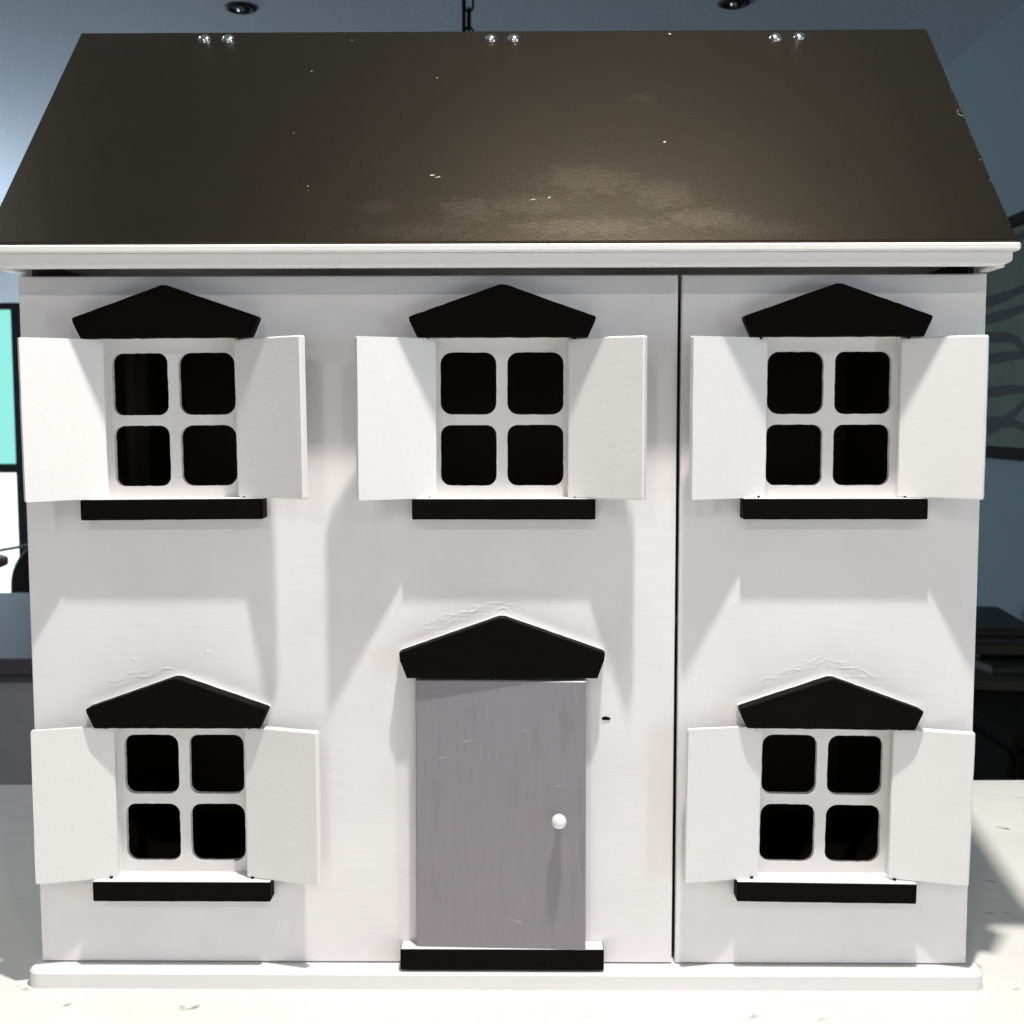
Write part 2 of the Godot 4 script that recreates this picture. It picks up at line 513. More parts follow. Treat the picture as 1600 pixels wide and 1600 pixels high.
# cx: middle of the opening; yb, yt: bottom and top of it; left and right: how far the shutters stand open from the wall, degrees
func window(parent: Node3D, cx: float, yb: float, yt: float, left: float, right: float, tilt: float, wl: float, wr: float) -> void:
	var cy := (yb + yt) / 2
	var h := yt - yb
	var w := part("window", lattice_mesh(0.0858, h + 0.0008, -0.005, -0.0092), M.lattice, parent)
	w.position = Vector3(cx, cy, 0)
	w.rotation_degrees.z = tilt
	var p := part("pediment", pediment_mesh(0.0573, 0.0523, 0.0098, 0.0126, 0.0322, 0.012, 0.0031), M.black, w)
	var pb := part("pediment_backing", pediment_mesh(0.0573, 0.0523, 0.0098, 0.0126, 0.0322, 0.003, 0.0003, 0.0003), M.white, w)
	pb.position = Vector3(0.0007, h / 2 + 0.0004, 0)
	p.position = Vector3(0.0007, h / 2 + 0.0002, 0)
	var s := part("sill", extrude(rough(rounded(-0.0568, -0.0126, 0.0568, 0, 0.0008, 2), 0.006, 0.00012), 0.0005, 0.012, 0.0005), M.black, w)
	s.position = Vector3(0.0012, -h / 2 - 0.0004, 0)
	part("sill_top", cbox(Vector3(-0.0553, -h / 2 - 0.0003, 0.0003), Vector3(0.0577, -h / 2 + 0.0001, 0.0117), 0.0001), M.white, w)
	for k in [[-1, left, wl], [1, right, wr]]:
		var sh := part("shutter", shutter_mesh(k[2] + 0.0012, h - 0.0003), M.shutter, w)
		sh.position = Vector3(k[0] * 0.0418, 0, 0.0028)
		sh.rotation_degrees = Vector3(0, k[1] - 180 if k[0] < 0 else -k[1], 0)
		if k[0] < 0:     # turn the face that carries the paint to the front
			sh.rotation_degrees = Vector3(0, 180.0 + k[1], 0)
		for e in [-1, 1]:   # hinge pins at top and bottom of the opening
			var pin := part("hinge_pin", lathe(PackedVector2Array([Vector2(0, -0.0012), Vector2(0.0011, -0.001), Vector2(0.0011, 0.001), Vector2(0, 0.0012)]), 10), M.black, w)
			pin.position = Vector3(k[0] * 0.0455, e * (h / 2 - 0.0002), 0.0062)

func front_panel(root: Node3D, x0: float, x1: float, wins: Array) -> MeshInstance3D:
	var y0 := BASE + 0.0008
	var y1 := BASE + 0.4412
	var holes := []
	for q in wins: holes.append(Rect2(q[0] - 0.0425, BASE + q[1], 0.085, q[2] - q[1]))
	var pan := part("front_panel", panel_mesh(x0, x1, y0, y1, holes), M.front, root)
	for q in wins: window(root, q[0], BASE + q[1], BASE + q[2], q[3], q[4], q[5], q[6], q[7])
	return pan

func dolls_house() -> void:
	var root := thing("dolls_house", "white wooden dolls house with charcoal roof, open shutters and grey door", "dolls house")
	# base board with rounded corners
	var base := rounded(-0.3048, -0.0145, 0.308, 0.296, 0.0085, 6)
	var b := part("base_board", extrude(base, 0, BASE, 0.0012), M.white, root)
	b.rotation_degrees.x = -90        # outline y becomes -z
	# carcass
	for s in [-1, 1]:
		var gable := PackedVector2Array([Vector2(-0.0065, BASE), Vector2(-0.0065, BASE + 0.4513), Vector2(-0.146, 0.6), Vector2(-0.285, BASE + 0.4513), Vector2(-0.285, BASE)])
		var st := begin()
		var x_in: float = 0.294 * s
		var x_out: float = 0.2997 * s
		for i in 5:
			var p: Vector2 = gable[i]
			var q: Vector2 = gable[(i + 1) % 5]
			var w := [Vector3(x_in, p.y, p.x), Vector3(x_out, p.y, p.x), Vector3(x_out, q.y, q.x), Vector3(x_in, q.y, q.x)]
			if s > 0: w.reverse()
			quad(st, w[0], w[1], w[2], w[3])
		for t in [[0, 1, 3], [0, 3, 4], [1, 2, 3]]:
			var o := []
			var n := []
			for i in t:
				o.append(Vector3(x_out, gable[i].y, gable[i].x))
				n.append(Vector3(x_in, gable[i].y, gable[i].x))
			if s < 0:
				o.reverse()
			else:
				n.reverse()
			tri(st, o[0], o[1], o[2])
			tri(st, n[0], n[1], n[2])
		part("side_wall", finish(st), M.white, root)
	part("back_wall", cbox(Vector3(-0.2995, BASE, -0.291), Vector3(0.2995, BASE + 0.4513, -0.2852)), M.white, root)
	var lin := begin()      # inside coloured dark so that it looks unlit: back, sides, floors and ceiling
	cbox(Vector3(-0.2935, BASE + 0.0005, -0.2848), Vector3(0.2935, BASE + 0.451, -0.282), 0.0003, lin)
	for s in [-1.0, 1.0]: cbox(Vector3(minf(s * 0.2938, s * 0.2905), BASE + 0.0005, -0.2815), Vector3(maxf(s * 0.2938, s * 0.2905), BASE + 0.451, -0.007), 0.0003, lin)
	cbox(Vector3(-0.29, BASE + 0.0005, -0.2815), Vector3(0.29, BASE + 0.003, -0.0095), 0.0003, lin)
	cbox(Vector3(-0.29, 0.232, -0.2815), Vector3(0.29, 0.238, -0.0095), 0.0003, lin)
	part("inner_lining", finish(lin), M.dark_inside, root)
	# the two hinged fronts
	front_panel(root, -0.2998, 0.1098, [[-0.2058, 0.3033, 0.4022, 38, 29, 0.4, 0.0485, 0.0515], [0.0006, 0.3033, 0.4022, 29, 30, 0.0, 0.0505, 0.0505], [-0.2052, 0.0588, 0.1580, 14, 16, 0.0, 0.0487, 0.0497]])
	front_panel(root, 0.1121, 0.2998, [[0.2054, 0.3033, 0.4022, 23, 28, 0.0, 0.0513, 0.0492], [0.2056, 0.0592, 0.1580, 13, 12, -0.7, 0.0478, 0.0480]])
	# door, its pediment and its step
	var d := part("door", extrude(rough(PackedVector2Array([Vector2(-0.0545, 0.0145), Vector2(0.0538, 0.0145), Vector2(0.0535, 0.1889), Vector2(-0.0537, 0.1889)]), 0.012, 0.00014), 0.0004, 0.0088, 0.0007), M.door, root)
	d.rotation_degrees.y = -2.0      # it stands a crack open
	d.position = Vector3(-0.0545 + 0.0545 * cos(deg_to_rad(2.0)), BASE, 0.0545 * sin(deg_to_rad(2.0)))
	var knob := PackedVector2Array([Vector2(0.0022, 0.0), Vector2(0.0019, 0.0035)])
	for i in 11:
		var t := lerpf(-PI / 2 + 0.45, PI / 2, i / 10.0)
		knob.append(Vector2(0.0047 * cos(t), 0.0078 + 0.0046 * sin(t)))
	var kn := part("knob", lathe(knob, 24), M.white, d)
	kn.position = Vector3(0.0368, 0.1015, 0.0088)
	kn.rotation_degrees.x = 90
	var dp := part("pediment", pediment_mesh(0.0644, 0.0597, 0.0112, 0.0163, 0.0385, 0.0122, 0.0031), M.black, root)
	var db := part("pediment_backing", pediment_mesh(0.0644, 0.0597, 0.0112, 0.0163, 0.0385, 0.003, 0.0003, 0.0003), M.white, root)
	db.position = Vector3(0.0006, BASE + 0.1907, 0)
	dp.position = Vector3(0.0006, BASE + 0.1905, 0)
	var step := ArrayMesh.new()
	var s0 := begin()
	extrude(rough(rounded(-0.0648, 0.0002, 0.0652, 0.0134, 0.0006, 2), 0.008, 0.00015), 0.0002, 0.0122, 0.0005, s0)
	finish(s0, step)
	var sp := part("doorstep", step, M.black, root)
	sp.position.y = BASE + 0.0012
	var tread := part("tread", cbox(Vector3(-0.0642, 0.0137, 0.0003), Vector3(0.0646, 0.0141, 0.0119), 0.0001), M.white, sp)
	tread.position.y = 0.0
	# a chip in the paint beside the door
	var chip := PackedVector2Array()
	for i in 14:
		var t := TAU * i / 14
		chip.append(Vector2(0.0026 * cos(t) * (1 + 0.2 * sin(3 * t)), 0.0014 * sin(t) * (1 + 0.25 * cos(2 * t + 0.5)) - 0.0007 * cos(t) * cos(t)))
	var cp := part("paint_chip", extrude(chip, 0.0002, 0.0006, 0.0002), M.black, root)
	cp.position = Vector3(0.0666, BASE + 0.1622, 0)
	# eaves: moulded board, near-black board for the shade behind it, attic board with a square edge
	var y := BASE
	var mould := begin()
	var prof := [Vector2(0.0212, 0.4429), Vector2(0.0242, 0.4429), Vector2(0.0253, 0.4434), Vector2(0.0258, 0.4442), Vector2(0.0260, 0.4452), Vector2(0.0260, 0.4464), Vector2(0.0262, 0.4513), Vector2(0.0212, 0.4513)]
	for i in prof.size():
		var p: Vector2 = prof[i]
		var q: Vector2 = prof[(i + 1) % prof.size()]
		var e := [0.0, 0.0]
		for t in 2:       # the moulding's ends round off towards the bottom
			var yy: float = [p.y, q.y][t]
			e[t] = 0.007 * pow(clampf((0.4464 - yy) / 0.0035, 0, 1), 2.0)
		quad(mould, Vector3(-0.3045 + e[0], p.y + y, p.x), Vector3(0.3045 - e[0], p.y + y, p.x), Vector3(0.3045 - e[1], q.y + y, q.x), Vector3(-0.3045 + e[1], q.y + y, q.x))
	for s in [-1, 1]:
		for i in range(1, prof.size() - 1):
			var t := []
			for m in [0, i, i + 1]:
				var pp: Vector2 = prof[m]
				t.append(Vector3(s * (0.3045 - 0.007 * pow(clampf((0.4464 - pp.y) / 0.0035, 0, 1), 2.0)), pp.y + y, pp.x))
			if s < 0: t.reverse()
			tri(mould, t[0], t[2], t[1])
	part("eaves_moulding", finish(mould), M.white, root)
	for s in [-1.0, 1.0]:      # end blocks that close the recess
		part("eaves_block", cbox(Vector3(minf(s * 0.3025, s * 0.2955), y + 0.4424, -0.006), Vector3(maxf(s * 0.3025, s * 0.2955), y + 0.4513, 0.0210), 0.0008), M.white, root)
	part("soffit_shade", cbox(Vector3(-0.2953, y + 0.4475, -0.0062), Vector3(0.2953, y + 0.4511, 0.0208), 0.0003), M.soffit_shade, root)  # its colour carries the shade of the gap
	part("attic_board", cbox(Vector3(-0.3085, y + 0.4515, -0.32), Vector3(0.3083, y + 0.4562, 0.0296), 0.0013), M.fascia, root)
	# roof: two boards leaning together
	var e0 := Vector3(0, y + 0.4578, 0.0272)
	var r0 := Vector3(0, y + 0.6335, -0.146)
	var up := (r0 - e0).normalized()
	var out := Vector3(0, -up.z, up.y)      # outward normal of the front slope
	var ln := e0.distance_to(r0)
	var rb := begin()
	cbox(Vector3(-0.3090, 0, -0.006), Vector3(0.3066, ln, 0), 0.0005, rb)
	var front := part("roof_panel", finish(rb), M.roof, root)
	front.transform = Transform3D(Basis(Vector3.RIGHT, up, out), e0)
	M.roof.uv1_scale = Vector3(1 / 0.62, 1 / 0.248, 1)
	M.roof.uv1_offset = Vector3(0.5, ln / 0.248, 0)
	var back := part("roof_panel", front.mesh, M.roof_edge, root)
	back.transform = Transform3D(Basis(Vector3.LEFT, Vector3(0, up.y, -up.z), Vector3(0, out.y, -out.z)), Vector3(0, e0.y - 0.0065, -0.146 - 0.1715 - 0.0075))
	var cap := PackedVector2Array([Vector2(0.0046, 0), Vector2(0.0046, 0.0007)])
	for i in 8: cap.append(Vector2(0.0044 * cos(i / 7.0 * PI / 2), 0.0008 + 0.0024 * sin(i / 7.0 * PI / 2)))
	var cap_mesh := lathe(cap, 20)
	for p in [[-0.2166, 0.0105], [-0.1994, 0.0105], [-0.0093, 0.0115], [0.0074, 0.0115], [0.1958, 0.012], [0.2131, 0.0107]]:
		var c := part("screw_cap", cap_mesh, M.metal, front)
		c.position = Vector3(p[0], ln - p[1], 0)
		c.rotation_degrees = Vector3(90 + rng.randf_range(-3, 3), 0, rng.randf_range(-3, 3))

# ------------------------------------------------------------------ table and room
func painted_table() -> void:
	var t := thing("painted_table", "white painted table with scuffs, under the dolls house", "table", Vector3(0, -0.04, 0))
	t.rotation_degrees.y = 1.16
	var st := begin()
	cbox(Vector3(-0.98, -0.83, -0.02), Vector3(1.0, 0.415, 0.02), 0.002, st)
	var top := part("tabletop", finish(st), M.table, t)
	top.rotation_degrees.x = -90
	top.position.y = 0.02
	for x in [-0.92, 0.94]:
		for z in [-0.36, 0.77]:
			part("leg", cbox(Vector3(x - 0.03, FLOOR + 0.04, z - 0.03), Vector3(x + 0.03, -0.001, z + 0.03), 0.003), M.white, t)

func box_struct(called: String, a: Vector3, b: Vector3, m: Material) -> void:
	struct(called, plainbox(b - a), m, (a + b) / 2)

func room() -> void:
	var L := -3.85
	var B := -7.25
	var F := 3.6
	box_struct("room_floor", Vector3(L - 0.2, FLOOR - 0.1, B - 0.2), Vector3(RIGHT_WALL + 0.2, FLOOR, F + 0.2), M.floor)
	box_struct("ceiling", Vector3(L - 0.2, CEIL, B - 0.2), Vector3(RIGHT_WALL + 0.2, CEIL + 0.1, F + 0.2), M.ceiling)
	# left wall with an unseen window placed to brighten the ceiling
	box_struct("left_wall", Vector3(L - 0.2, FLOOR, B), Vector3(L, CEIL, -6.05), M.front_wall)
	box_struct("left_wall", Vector3(L - 0.2, FLOOR, -3.75), Vector3(L, CEIL, F), M.front_wall)
	box_struct("left_wall", Vector3(L - 0.2, FLOOR, -6.05), Vector3(L, -0.85, -3.75), M.front_wall)
	box_struct("left_wall", Vector3(L - 0.2, 1.34, -6.05), Vector3(L, CEIL, -3.75), M.front_wall)
	var sw := thing("unseen_side_window", "unseen long window in the left wall, out of view, placed to brighten the ceiling", "window", Vector3(L - 0.1, 0.245, -4.9))
	for z in [-1.12, -0.38, 0.38, 1.12]: part("frame", cbox(Vector3(-0.03, -1.09, z - 0.03), Vector3(0.03, 1.09, z + 0.03)), M.frame, sw)
	part("pane", cbox(Vector3(-0.05, -1.09, -1.14), Vector3(-0.04, 1.09, 1.14)), glow(Color(0.85, 0.95, 1.0), 1.5), sw)
	# right wall, with an unseen narrow window that lights the house front
	box_struct("right_wall", Vector3(RIGHT_WALL, FLOOR, B), Vector3(RIGHT_WALL + 0.2, CEIL, 0.86), M.wall)
	box_struct("right_wall", Vector3(RIGHT_WALL, FLOOR, 1.04), Vector3(RIGHT_WALL + 0.2, CEIL, F), M.wall)
	box_struct("right_wall", Vector3(RIGHT_WALL, FLOOR, 0.86), Vector3(RIGHT_WALL + 0.2, 0.0, 1.04), M.wall)
	box_struct("right_wall", Vector3(RIGHT_WALL, 0.6, 0.86), Vector3(RIGHT_WALL + 0.2, CEIL, 1.04), M.wall)
	# back wall beside and above the glass doors
	box_struct("back_wall", Vector3(-2.55, FLOOR, B - 0.2), Vector3(RIGHT_WALL, CEIL, B), M.wall)
	box_struct("back_wall", Vector3(L, 1.12, B - 0.2), Vector3(-2.55, CEIL, B), M.front_wall)
	# wall behind the photographer with an unseen wide window that lights the house front
	box_struct("front_wall", Vector3(L, FLOOR, F), Vector3(-1.35, CEIL, F + 0.2), M.front_wall)
	box_struct("front_wall", Vector3(1.05, FLOOR, F), Vector3(RIGHT_WALL, CEIL, F + 0.2), M.front_wall)
	box_struct("front_wall", Vector3(-1.35, FLOOR, F), Vector3(1.05, -0.15, F + 0.2), M.front_wall)
	box_struct("front_wall", Vector3(-1.35, 1.3, F), Vector3(1.05, CEIL, F + 0.2), M.front_wall)
	var w := thing("unseen_wide_window", "unseen wide window behind the camera, placed to light the dolls house front softly", "window", Vector3(-0.15, 0.575, F + 0.1))
	part("frame", cbox(Vector3(-1.2, -0.725, -0.03), Vector3(1.2, -0.66, 0.03)), M.white, w)
	part("frame", cbox(Vector3(-1.2, 0.66, -0.03), Vector3(1.2, 0.725, 0.03)), M.white, w)
	for x in [-1.17, -0.4, 0.4, 1.17]: part("frame", cbox(Vector3(x - 0.03, -0.66, -0.03), Vector3(x + 0.03, 0.66, 0.03)), M.white, w)
	part("pane", cbox(Vector3(-1.19, -0.71, 0.04), Vector3(1.19, 0.71, 0.05)), glow(Color(0.85, 0.93, 1.0), 1.0), w)
	var n := thing("unseen_narrow_window", "unseen narrow window in the right wall, out of view, lighting the house front from the right", "window", Vector3(RIGHT_WALL + 0.12, 0.3, 0.95))
	part("pane", cbox(Vector3(0, -0.3, -0.09), Vector3(0.01, 0.3, 0.09)), glow(Color(0.75, 0.88, 1.0), 1.0), n)
	# glass doors at the far left end
	var g := thing("glass_door", "black framed glass doors with bright daylight at the far end of the room", "glass door", Vector3(-3.42, FLOOR, B - 0.08))
	var top := 2.02
	for x in [-0.37, 0.0, 0.87]: part("frame", cbox(Vector3(x - 0.025, 0, -0.05), Vector3(x + 0.025, top, 0.05), 0.004), M.frame, g)
	part("frame", cbox(Vector3(-0.4, top - 0.04, -0.055), Vector3(0.9, top, 0.055), 0.004), M.frame, g)
	part("frame", cbox(Vector3(-0.4, 0.875, -0.045), Vector3(0.0, 0.935, 0.045), 0.004), M.frame, g)
	part("frame", cbox(Vector3(-0.4, 0, -0.055), Vector3(0.9, 0.025, 0.055), 0.004), M.frame, g)
	part("upper_pane", cbox(Vector3(-0.38, 0.9, -0.03), Vector3(-0.001, top - 0.02, -0.02), 0.002), glow(Color(0.30, 0.86, 0.78), 1.0), g).set_meta("label", "pale turquoise blind behind the upper glass")
	part("lower_pane", cbox(Vector3(-0.38, 0.01, -0.03), Vector3(-0.001, 0.9, -0.02), 0.002), glow(Color(0.93, 0.99, 1.0), 1.5), g)
	part("side_pane", cbox(Vector3(0.001, 0.04, -0.03), Vector3(0.87, top - 0.02, -0.02), 0.002), glow(Color(0.58, 0.86, 0.92), 1.0), g)

func downlight(x: float, z: float, lit: bool, label: String, group := "") -> void:
	var d := thing("ceiling_downlight", label, "downlight", Vector3(x, CEIL, z), group)
	part("trim_ring", lathe(PackedVector2Array([Vector2(0.030, -0.001), Vector2(0.030, -0.007), Vector2(0.034, -0.009), Vector2(0.044, -0.005), Vector2(0.045, -0.0005)]), 28), M.white if lit else M.dull, d)
	var lens := lathe(PackedVector2Array([Vector2(0, -0.0035), Vector2(0.0298, -0.003), Vector2(0.0298, -0.001)]), 24)
	if lit:
		part("lens", lens, glow(Color(1.0, 0.93, 0.82), 3.0), d)
	else:
		part("lens", lens, M.dull, d)
		part("bulb", lathe(PackedVector2Array([Vector2(0, -0.012), Vector2(0.008, -0.010), Vector2(0.010, -0.004)]), 14), M.metal, d)

func chain_pendant() -> void:
	var at := Vector3(-0.082, 0, -1.40)
	var t := thing("pendant_lamp", "black pendant lamp on a chain behind the dolls house", "pendant lamp", at)
	var yt := CEIL - 0.02
	part("canopy", lathe(PackedVector2Array([Vector2(0, CEIL - 0.03), Vector2(0.05, CEIL - 0.025), Vector2(0.055, CEIL - 0.001), Vector2(0, CEIL - 0.0005)]), 24), M.frame, t)
	var y := yt - 0.02
	var n := 0
	while y > 0.93:
		var pts := []
		for i in 16:
			var a := TAU * i / 16
			var u := 0.0075 * cos(a)
			var v := 0.0105 * sin(a) + 0.009 * signf(sin(a))
			pts.append(Vector3(u if n % 2 == 0 else u * 0.25, y + v, 0.0 if n % 2 == 0 else u * 0.95))
		part("chain_link", tube(pts, 0.0022, 7, true), M.frame, t)
		y -= 0.0325
		n += 1
	part("cord", tube([Vector3(-0.008, yt, 0.002), Vector3(-0.0095, 1.25, 0.001), Vector3(-0.0085, 1.0, 0.003), Vector3(-0.003, 0.9, 0)], 0.0034, 8), M.frame, t)
	part("lamp_shade", lathe(PackedVector2Array([Vector2(0.15, 0.68), Vector2(0.14, 0.74), Vector2(0.10, 0.82), Vector2(0.03, 0.87), Vector2(0.02, 0.93), Vector2(0, 0.935)]), 32), M.frame, t)
	part("bulb", lathe(PackedVector2Array([Vector2(0, 0.70), Vector2(0.03, 0.72), Vector2(0.03, 0.76), Vector2(0.015, 0.80), Vector2(0.015, 0.86)]), 20), M.white, t)

func background() -> void:
	downlight(-0.79, -2.72, false, "unlit round ceiling downlight above the left half of the roof")
	downlight(0.605, -2.70, false, "unlit round ceiling downlight above the right half of the roof")
	chain_pendant()
	# grey counter on the left
	var c := thing("kitchen_counter", "slate grey counter with a dark worktop behind the table on the left", "counter", Vector3(-1.75, FLOOR, -2.2))
	part("cabinet", cbox(Vector3(-0.98, 0.08, -0.46), Vector3(0.98, 0.712, 0.44), 0.003), M.counter, c)
	part("plinth", cbox(Vector3(-0.95, 0, -0.42), Vector3(0.95, 0.0795, 0.39), 0.003), M.frame, c)
	part("worktop", cbox(Vector3(-1.0, 0.7125, -0.47), Vector3(1.0, 0.75, 0.47), 0.004), M.worktop, c)
	# chair beyond the counter
	var ch := thing("black_chair", "black chair with a rounded back standing beyond the grey counter", "chair", Vector3(-1.47, FLOOR, -3.15))
	part("backrest", extrude(rounded(-0.22, 0.48, 0.22, 0.87, 0.17, 10), -0.02, 0.02, 0.008), M.chair, ch)
	part("seat", cbox(Vector3(-0.21, 0.43, -0.42), Vector3(0.21, 0.479, -0.021), 0.01), M.chair, ch)
	for x in [-0.17, 0.17]:
		for z in [-0.39, -0.045]: part("leg", cbox(Vector3(x - 0.015, 0, z - 0.015), Vector3(x + 0.015, 0.4295, z + 0.015), 0.002), M.chair, ch)
	# wooden stool at the very edge of the picture, and the rod laid across from it to the chair
	var so := thing("wooden_stool", "orange brown wooden stool at the left edge, in front of the bright glass", "stool", Vector3(-1.955, FLOOR, -3.32))
	part("seat", lathe(PackedVector2Array([Vector2(0, 0.738), Vector2(0.15, 0.738), Vector2(0.165, 0.745), Vector2(0.165, 0.766), Vector2(0.155, 0.772), Vector2(0, 0.774)]), 32), M.orange_wood, so)
	for k in 3:
		var an := TAU * k / 3.0 + 0.4
		part("leg", tube([Vector3(0.16 * cos(an), 0.0, 0.16 * sin(an)), Vector3(0.11 * cos(an), 0.737, 0.11 * sin(an))], 0.012, 8), M.orange_wood, so)
	var rd := part("rod", tube([Vector3(-1.93, -0.1205, -3.235), Vector3(-1.52, -0.0455, -3.178), Vector3(-1.35, -0.018, -3.18)], 0.005, 8), M.steel)
	tag(rd, "thin grey rod laid between the wooden stool and the black chair", "rod")
	# picture on the right wall
	picture()
	# dark sideboard below it with clutter
	var s := thing("sideboard", "dark sideboard against the right wall in shadow", "sideboard", Vector3(RIGHT_WALL - 0.01, FLOOR, -2.7))
	part("cabinet", cbox(Vector3(-0.36, 0.06, -1.0), Vector3(0, 0.57, 1.0), 0.004), M.sideboard, s)
	part("top", cbox(Vector3(-0.38, 0.5705, -1.02), Vector3(0, 0.60, 1.02), 0.004), M.sideboard, s)
	for z in [-0.66, 0.0, 0.66]: part("door", cbox(Vector3(-0.372, 0.08, z - 0.32), Vector3(-0.3605, 0.55, z + 0.32), 0.003), M.sideboard, s)
	for z in [-0.9, 0.9]: part("plinth", cbox(Vector3(-0.33, 0, z - 0.05), Vector3(-0.02, 0.0595, z + 0.05), 0.003), M.sideboard, s)
	var cols := [Color(0.012, 0.014, 0.011), Color(0.006, 0.007, 0.007), Color(0.022, 0.024, 0.018), Color(0.006, 0.007, 0.0065), Color(0.010, 0.012, 0.011)]
	var what := ["dull green folder lying lowest in the pile on the sideboard", "black book second from the bottom of the pile on the sideboard", "pale green booklet in the middle of the pile on the sideboard", "dark book second from the top of the pile on the sideboard", "grey book lying on top of the pile on the sideboard"]
	var y := FLOOR + 0.6005
	for i in 5:
		var hgt: float = [0.03, 0.022, 0.014, 0.03, 0.02][i]
		var bk := thing("book", what[i], "book", Vector3(RIGHT_WALL - 0.19 + rng.randf_range(-0.02, 0.02), y, -2.42 + rng.randf_range(-0.05, 0.05)), "books piled on the sideboard")
		bk.rotation_degrees.y = rng.randf_range(-14, 14)
		var hw := 0.12 - i * 0.006
		var hd := 0.30 - i * 0.03
		var m := mat(cols[i], 0.6)
		part("cover", cbox(Vector3(-hw, 0, -hd), Vector3(hw, 0.003, hd), 0.0008), m, bk)
		part("cover", cbox(Vector3(-hw, hgt - 0.003, -hd), Vector3(hw, hgt, hd), 0.0008), m, bk)
		part("spine", cbox(Vector3(-hw, 0.0031, -hd), Vector3(-hw + 0.003, hgt - 0.0031, hd), 0.0006), m, bk)
		part("pages", cbox(Vector3(-hw + 0.0035, 0.0031, -hd + 0.004), Vector3(hw - 0.006, hgt - 0.0031, hd - 0.004), 0.0005), mat(Color(0.025, 0.027, 0.02), 0.9), bk)
		y += hgt + 0.0004

func picture() -> void:
	var p := thing("wall_picture", "dark green picture of loose black brush strokes on the right wall", "picture", Vector3(RIGHT_WALL - 0.001, 0.58, -2.35))
	var w := 640
	var h := 400
	var im := tinted(w, h, Color(0.055, 0.08, 0.06), noise(0.02, 90, 4).get_image(w, h), 0.5)
	var ink := Color(0.03, 0.045, 0.045)
	var lines := [[[0, 0.1], [0.3, 0.05], [0.65, 0.12], [1, 0.06]], [[0, 0.31], [0.2, 0.30], [0.35, 0.285], [0.7, 0.32], [1, 0.28]], [[0, 0.395], [0.2, 0.385], [0.4, 0.37], [0.75, 0.42], [1, 0.39]],
		[[0, 0.47], [0.15, 0.485], [0.24, 0.50], [0.31, 0.56], [0.35, 0.66], [0.33, 0.78], [0.24, 0.86], [0.12, 0.92], [0, 0.95]], [[0, 0.59], [0.3, 0.58], [0.6, 0.62], [1, 0.58]], [[0, 0.75], [0.3, 0.735], [0.6, 0.77], [1, 0.74]],
		[[0, 0.885], [0.25, 0.885], [0.4, 0.92], [0.7, 0.88], [1, 0.93]], [[0.5, 0.2], [0.62, 0.3], [0.66, 0.5], [0.6, 0.7], [0.7, 0.85]], [[0.95, 0.15], [0.85, 0.35], [0.88, 0.6], [0.8, 0.8]]]
	for l in lines:
		var cv := Curve2D.new()
		for i in l.size():
			var a: Array = l[maxi(0, i - 1)]
			var b: Array = l[mini(l.size() - 1, i + 1)]
			var tn := Vector2((b[0] - a[0]) * w, (b[1] - a[1]) * h) / 6.0
			cv.add_point(Vector2(l[i][0] * w, l[i][1] * h), -tn, tn)
		cv.bake_interval = 2.0
		for q in cv.get_baked_points(): dab(im, q.x, q.y, 8.0 + 2.0 * sin(q.x * 0.02), ink, 1.0, 1.0, 0.0, 0.06)
	var m := mat(Color.WHITE, 0.6)
	m.albedo_texture = ImageTexture.create_from_image(im)
	m.uv1_scale = Vector3(1 / 1.2, 1 / 0.62, 1)
	m.uv1_offset = Vector3(0.5, 0.5, 0)
	var st := begin()
	cbox(Vector3(-0.6, -0.31, 0), Vector3(0.6, 0.31, 0.02), 0.001, st)
	var cv3 := part("canvas", finish(st), m, p)
	cv3.rotation_degrees.y = -90
	for k in [[-0.345, -0.311], [0.311, 0.345]]:
		part("frame", cbox(Vector3(-0.028, k[0], -0.635), Vector3(0, k[1], 0.635), 0.002), M.frame, p)
	for k in [[-0.635, -0.601], [0.601, 0.635]]:
		part("frame", cbox(Vector3(-0.028, -0.311, k[0]), Vector3(0, 0.311, k[1]), 0.002), M.frame, p)

func area(called: String, at: Vector3, towards: Vector3, size: Vector2, c: Color, energy: float) -> void:
	var l := AreaLight3D.new()
	l.name = called
	l.area_size = size
	l.area_normalize_energy = true
	l.light_color = c.linear_to_srgb()
	l.light_energy = energy
	l.area_range = 14.0
	l.shadow_enabled = true
	add_child(l)
	l.look_at_from_position(at, at + towards, Vector3.UP)

func spot(called: String, at: Vector3, c: Color, energy: float, angle: float, size: float) -> void:
	var l := SpotLight3D.new()
	l.name = called
	l.light_color = c.linear_to_srgb()
	l.light_energy = energy
	l.spot_angle = angle
	l.spot_range = 8.0
	l.spot_attenuation = 2.0
	l.spot_angle_attenuation = 0.3
	l.light_size = size
	l.shadow_enabled = true
	add_child(l)
	l.position = at
	l.rotation_degrees.x = -90

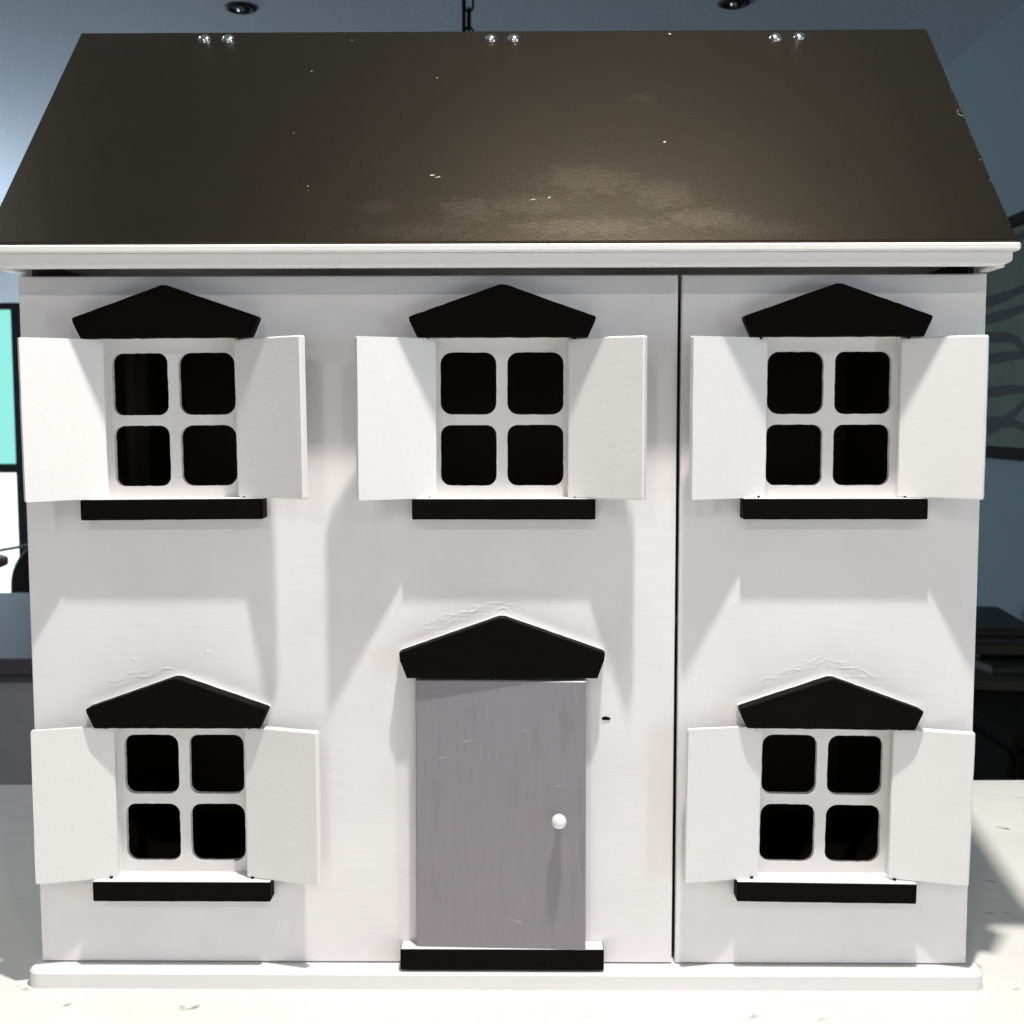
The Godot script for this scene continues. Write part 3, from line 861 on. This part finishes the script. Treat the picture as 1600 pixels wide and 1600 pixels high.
func _ready() -> void:
	rng.seed = 4711
	# camera: hand-held phone in front of the house, tipped slightly down
	var cam := Camera3D.new()
	cam.name = "camera"
	cam.fov = rad_to_deg(2.0 * atan(800.0 / 1850.0))
	cam.near = 0.02
	cam.far = 40.0
	cam.position = Vector3(0.0145, 0.3551 + BASE, 0.7419)
	cam.basis = Basis.from_euler(Vector3(-0.0821, 0.0103, -0.0015))
	var lens := CameraAttributesPhysical.new()      # a phone's small lens: the room behind goes slightly soft
	lens.frustum_focal_length = 17.5 / (800.0 / 1850.0)
	lens.frustum_focus_distance = 0.725
	lens.frustum_near = 0.02
	lens.frustum_far = 40.0
	lens.exposure_aperture = 21.0
	cam.attributes = lens
	cam.fov = rad_to_deg(2.0 * atan(800.0 / 1850.0))
	cam.current = true
	add_child(cam)
	var we := WorldEnvironment.new()
	we.name = "environment"
	var env := Environment.new()
	env.background_mode = Environment.BG_COLOR
	env.background_color = Color.BLACK
	env.tonemap_mode = Environment.TONE_MAPPER_LINEAR
	env.tonemap_exposure = 1.0
	env.sdfgi_enabled = true
	env.ssao_enabled = true
	env.ssil_enabled = true
	we.environment = env
	add_child(we)
	# lamps: the lit downlight over the table, unseen ones for the front and the left table, seen and unseen windows
	spot("downlight_lamp", Vector3(0.131, CEIL - 0.02, 0.28), Color(1.0, 0.95, 0.90), 2.7, 64, 0.02)
	spot("downlight_lamp_003", Vector3(-1.05, CEIL - 0.02, -0.45), Color(1.0, 0.94, 0.87), 0.34, 64, 0.02)  # unseen lamp, placed to brighten the table left of the house
	spot("downlight_lamp_001", Vector3(-0.55, CEIL - 0.02, 1.9), Color(1.0, 0.945, 0.90), 0.42, 80, 0.025)  # unseen, behind the camera, placed to light the house front
	spot("downlight_lamp_002", Vector3(0.75, CEIL - 0.02, 1.9), Color(1.0, 0.945, 0.90), 0.42, 80, 0.025)  # its unseen partner on the right, for the same front
	area("unseen_wide_window_light", Vector3(-0.15, 0.575, 3.55), Vector3(0, 0, -1), Vector2(2.3, 1.3), Color(0.98, 0.955, 1.0), 0.5)  # window out of view, sized and placed to light the front softly
	area("unseen_narrow_window_light", Vector3(RIGHT_WALL + 0.1, 0.3, 0.95), Vector3(-1, 0, 0), Vector2(0.16, 0.56), Color(0.80, 0.90, 1.0), 0.72)  # window out of view, gives the front cool light from the right
	area("glass_door_light", Vector3(-3.65, 0.1, -7.15), Vector3(0, 0, 1), Vector2(0.3, 2.0), Color(0.62, 0.82, 1.0), 3.0)
	area("unseen_side_window_light", Vector3(-3.75, 0.25, -4.9), Vector3(1, 0, 0), Vector2(2.2, 2.1), Color(0.78, 0.87, 1.0), 7.5)  # window out of view, placed to brighten the far left ceiling
	make_materials()
	room()
	painted_table()
	dolls_house()
	background()
	downlight(0.131, 0.28, true, "lit round ceiling downlight right above the dolls house front")
	downlight(-0.55, 1.9, true, "unseen lit ceiling downlight behind the photographer on the left, placed to light the house front")
	downlight(0.75, 1.9, true, "unseen lit ceiling downlight behind the photographer on the right, placed to light the house front")
	downlight(-1.05, -0.45, true, "unseen lit ceiling downlight, out of view, placed to brighten the left end of the white table")
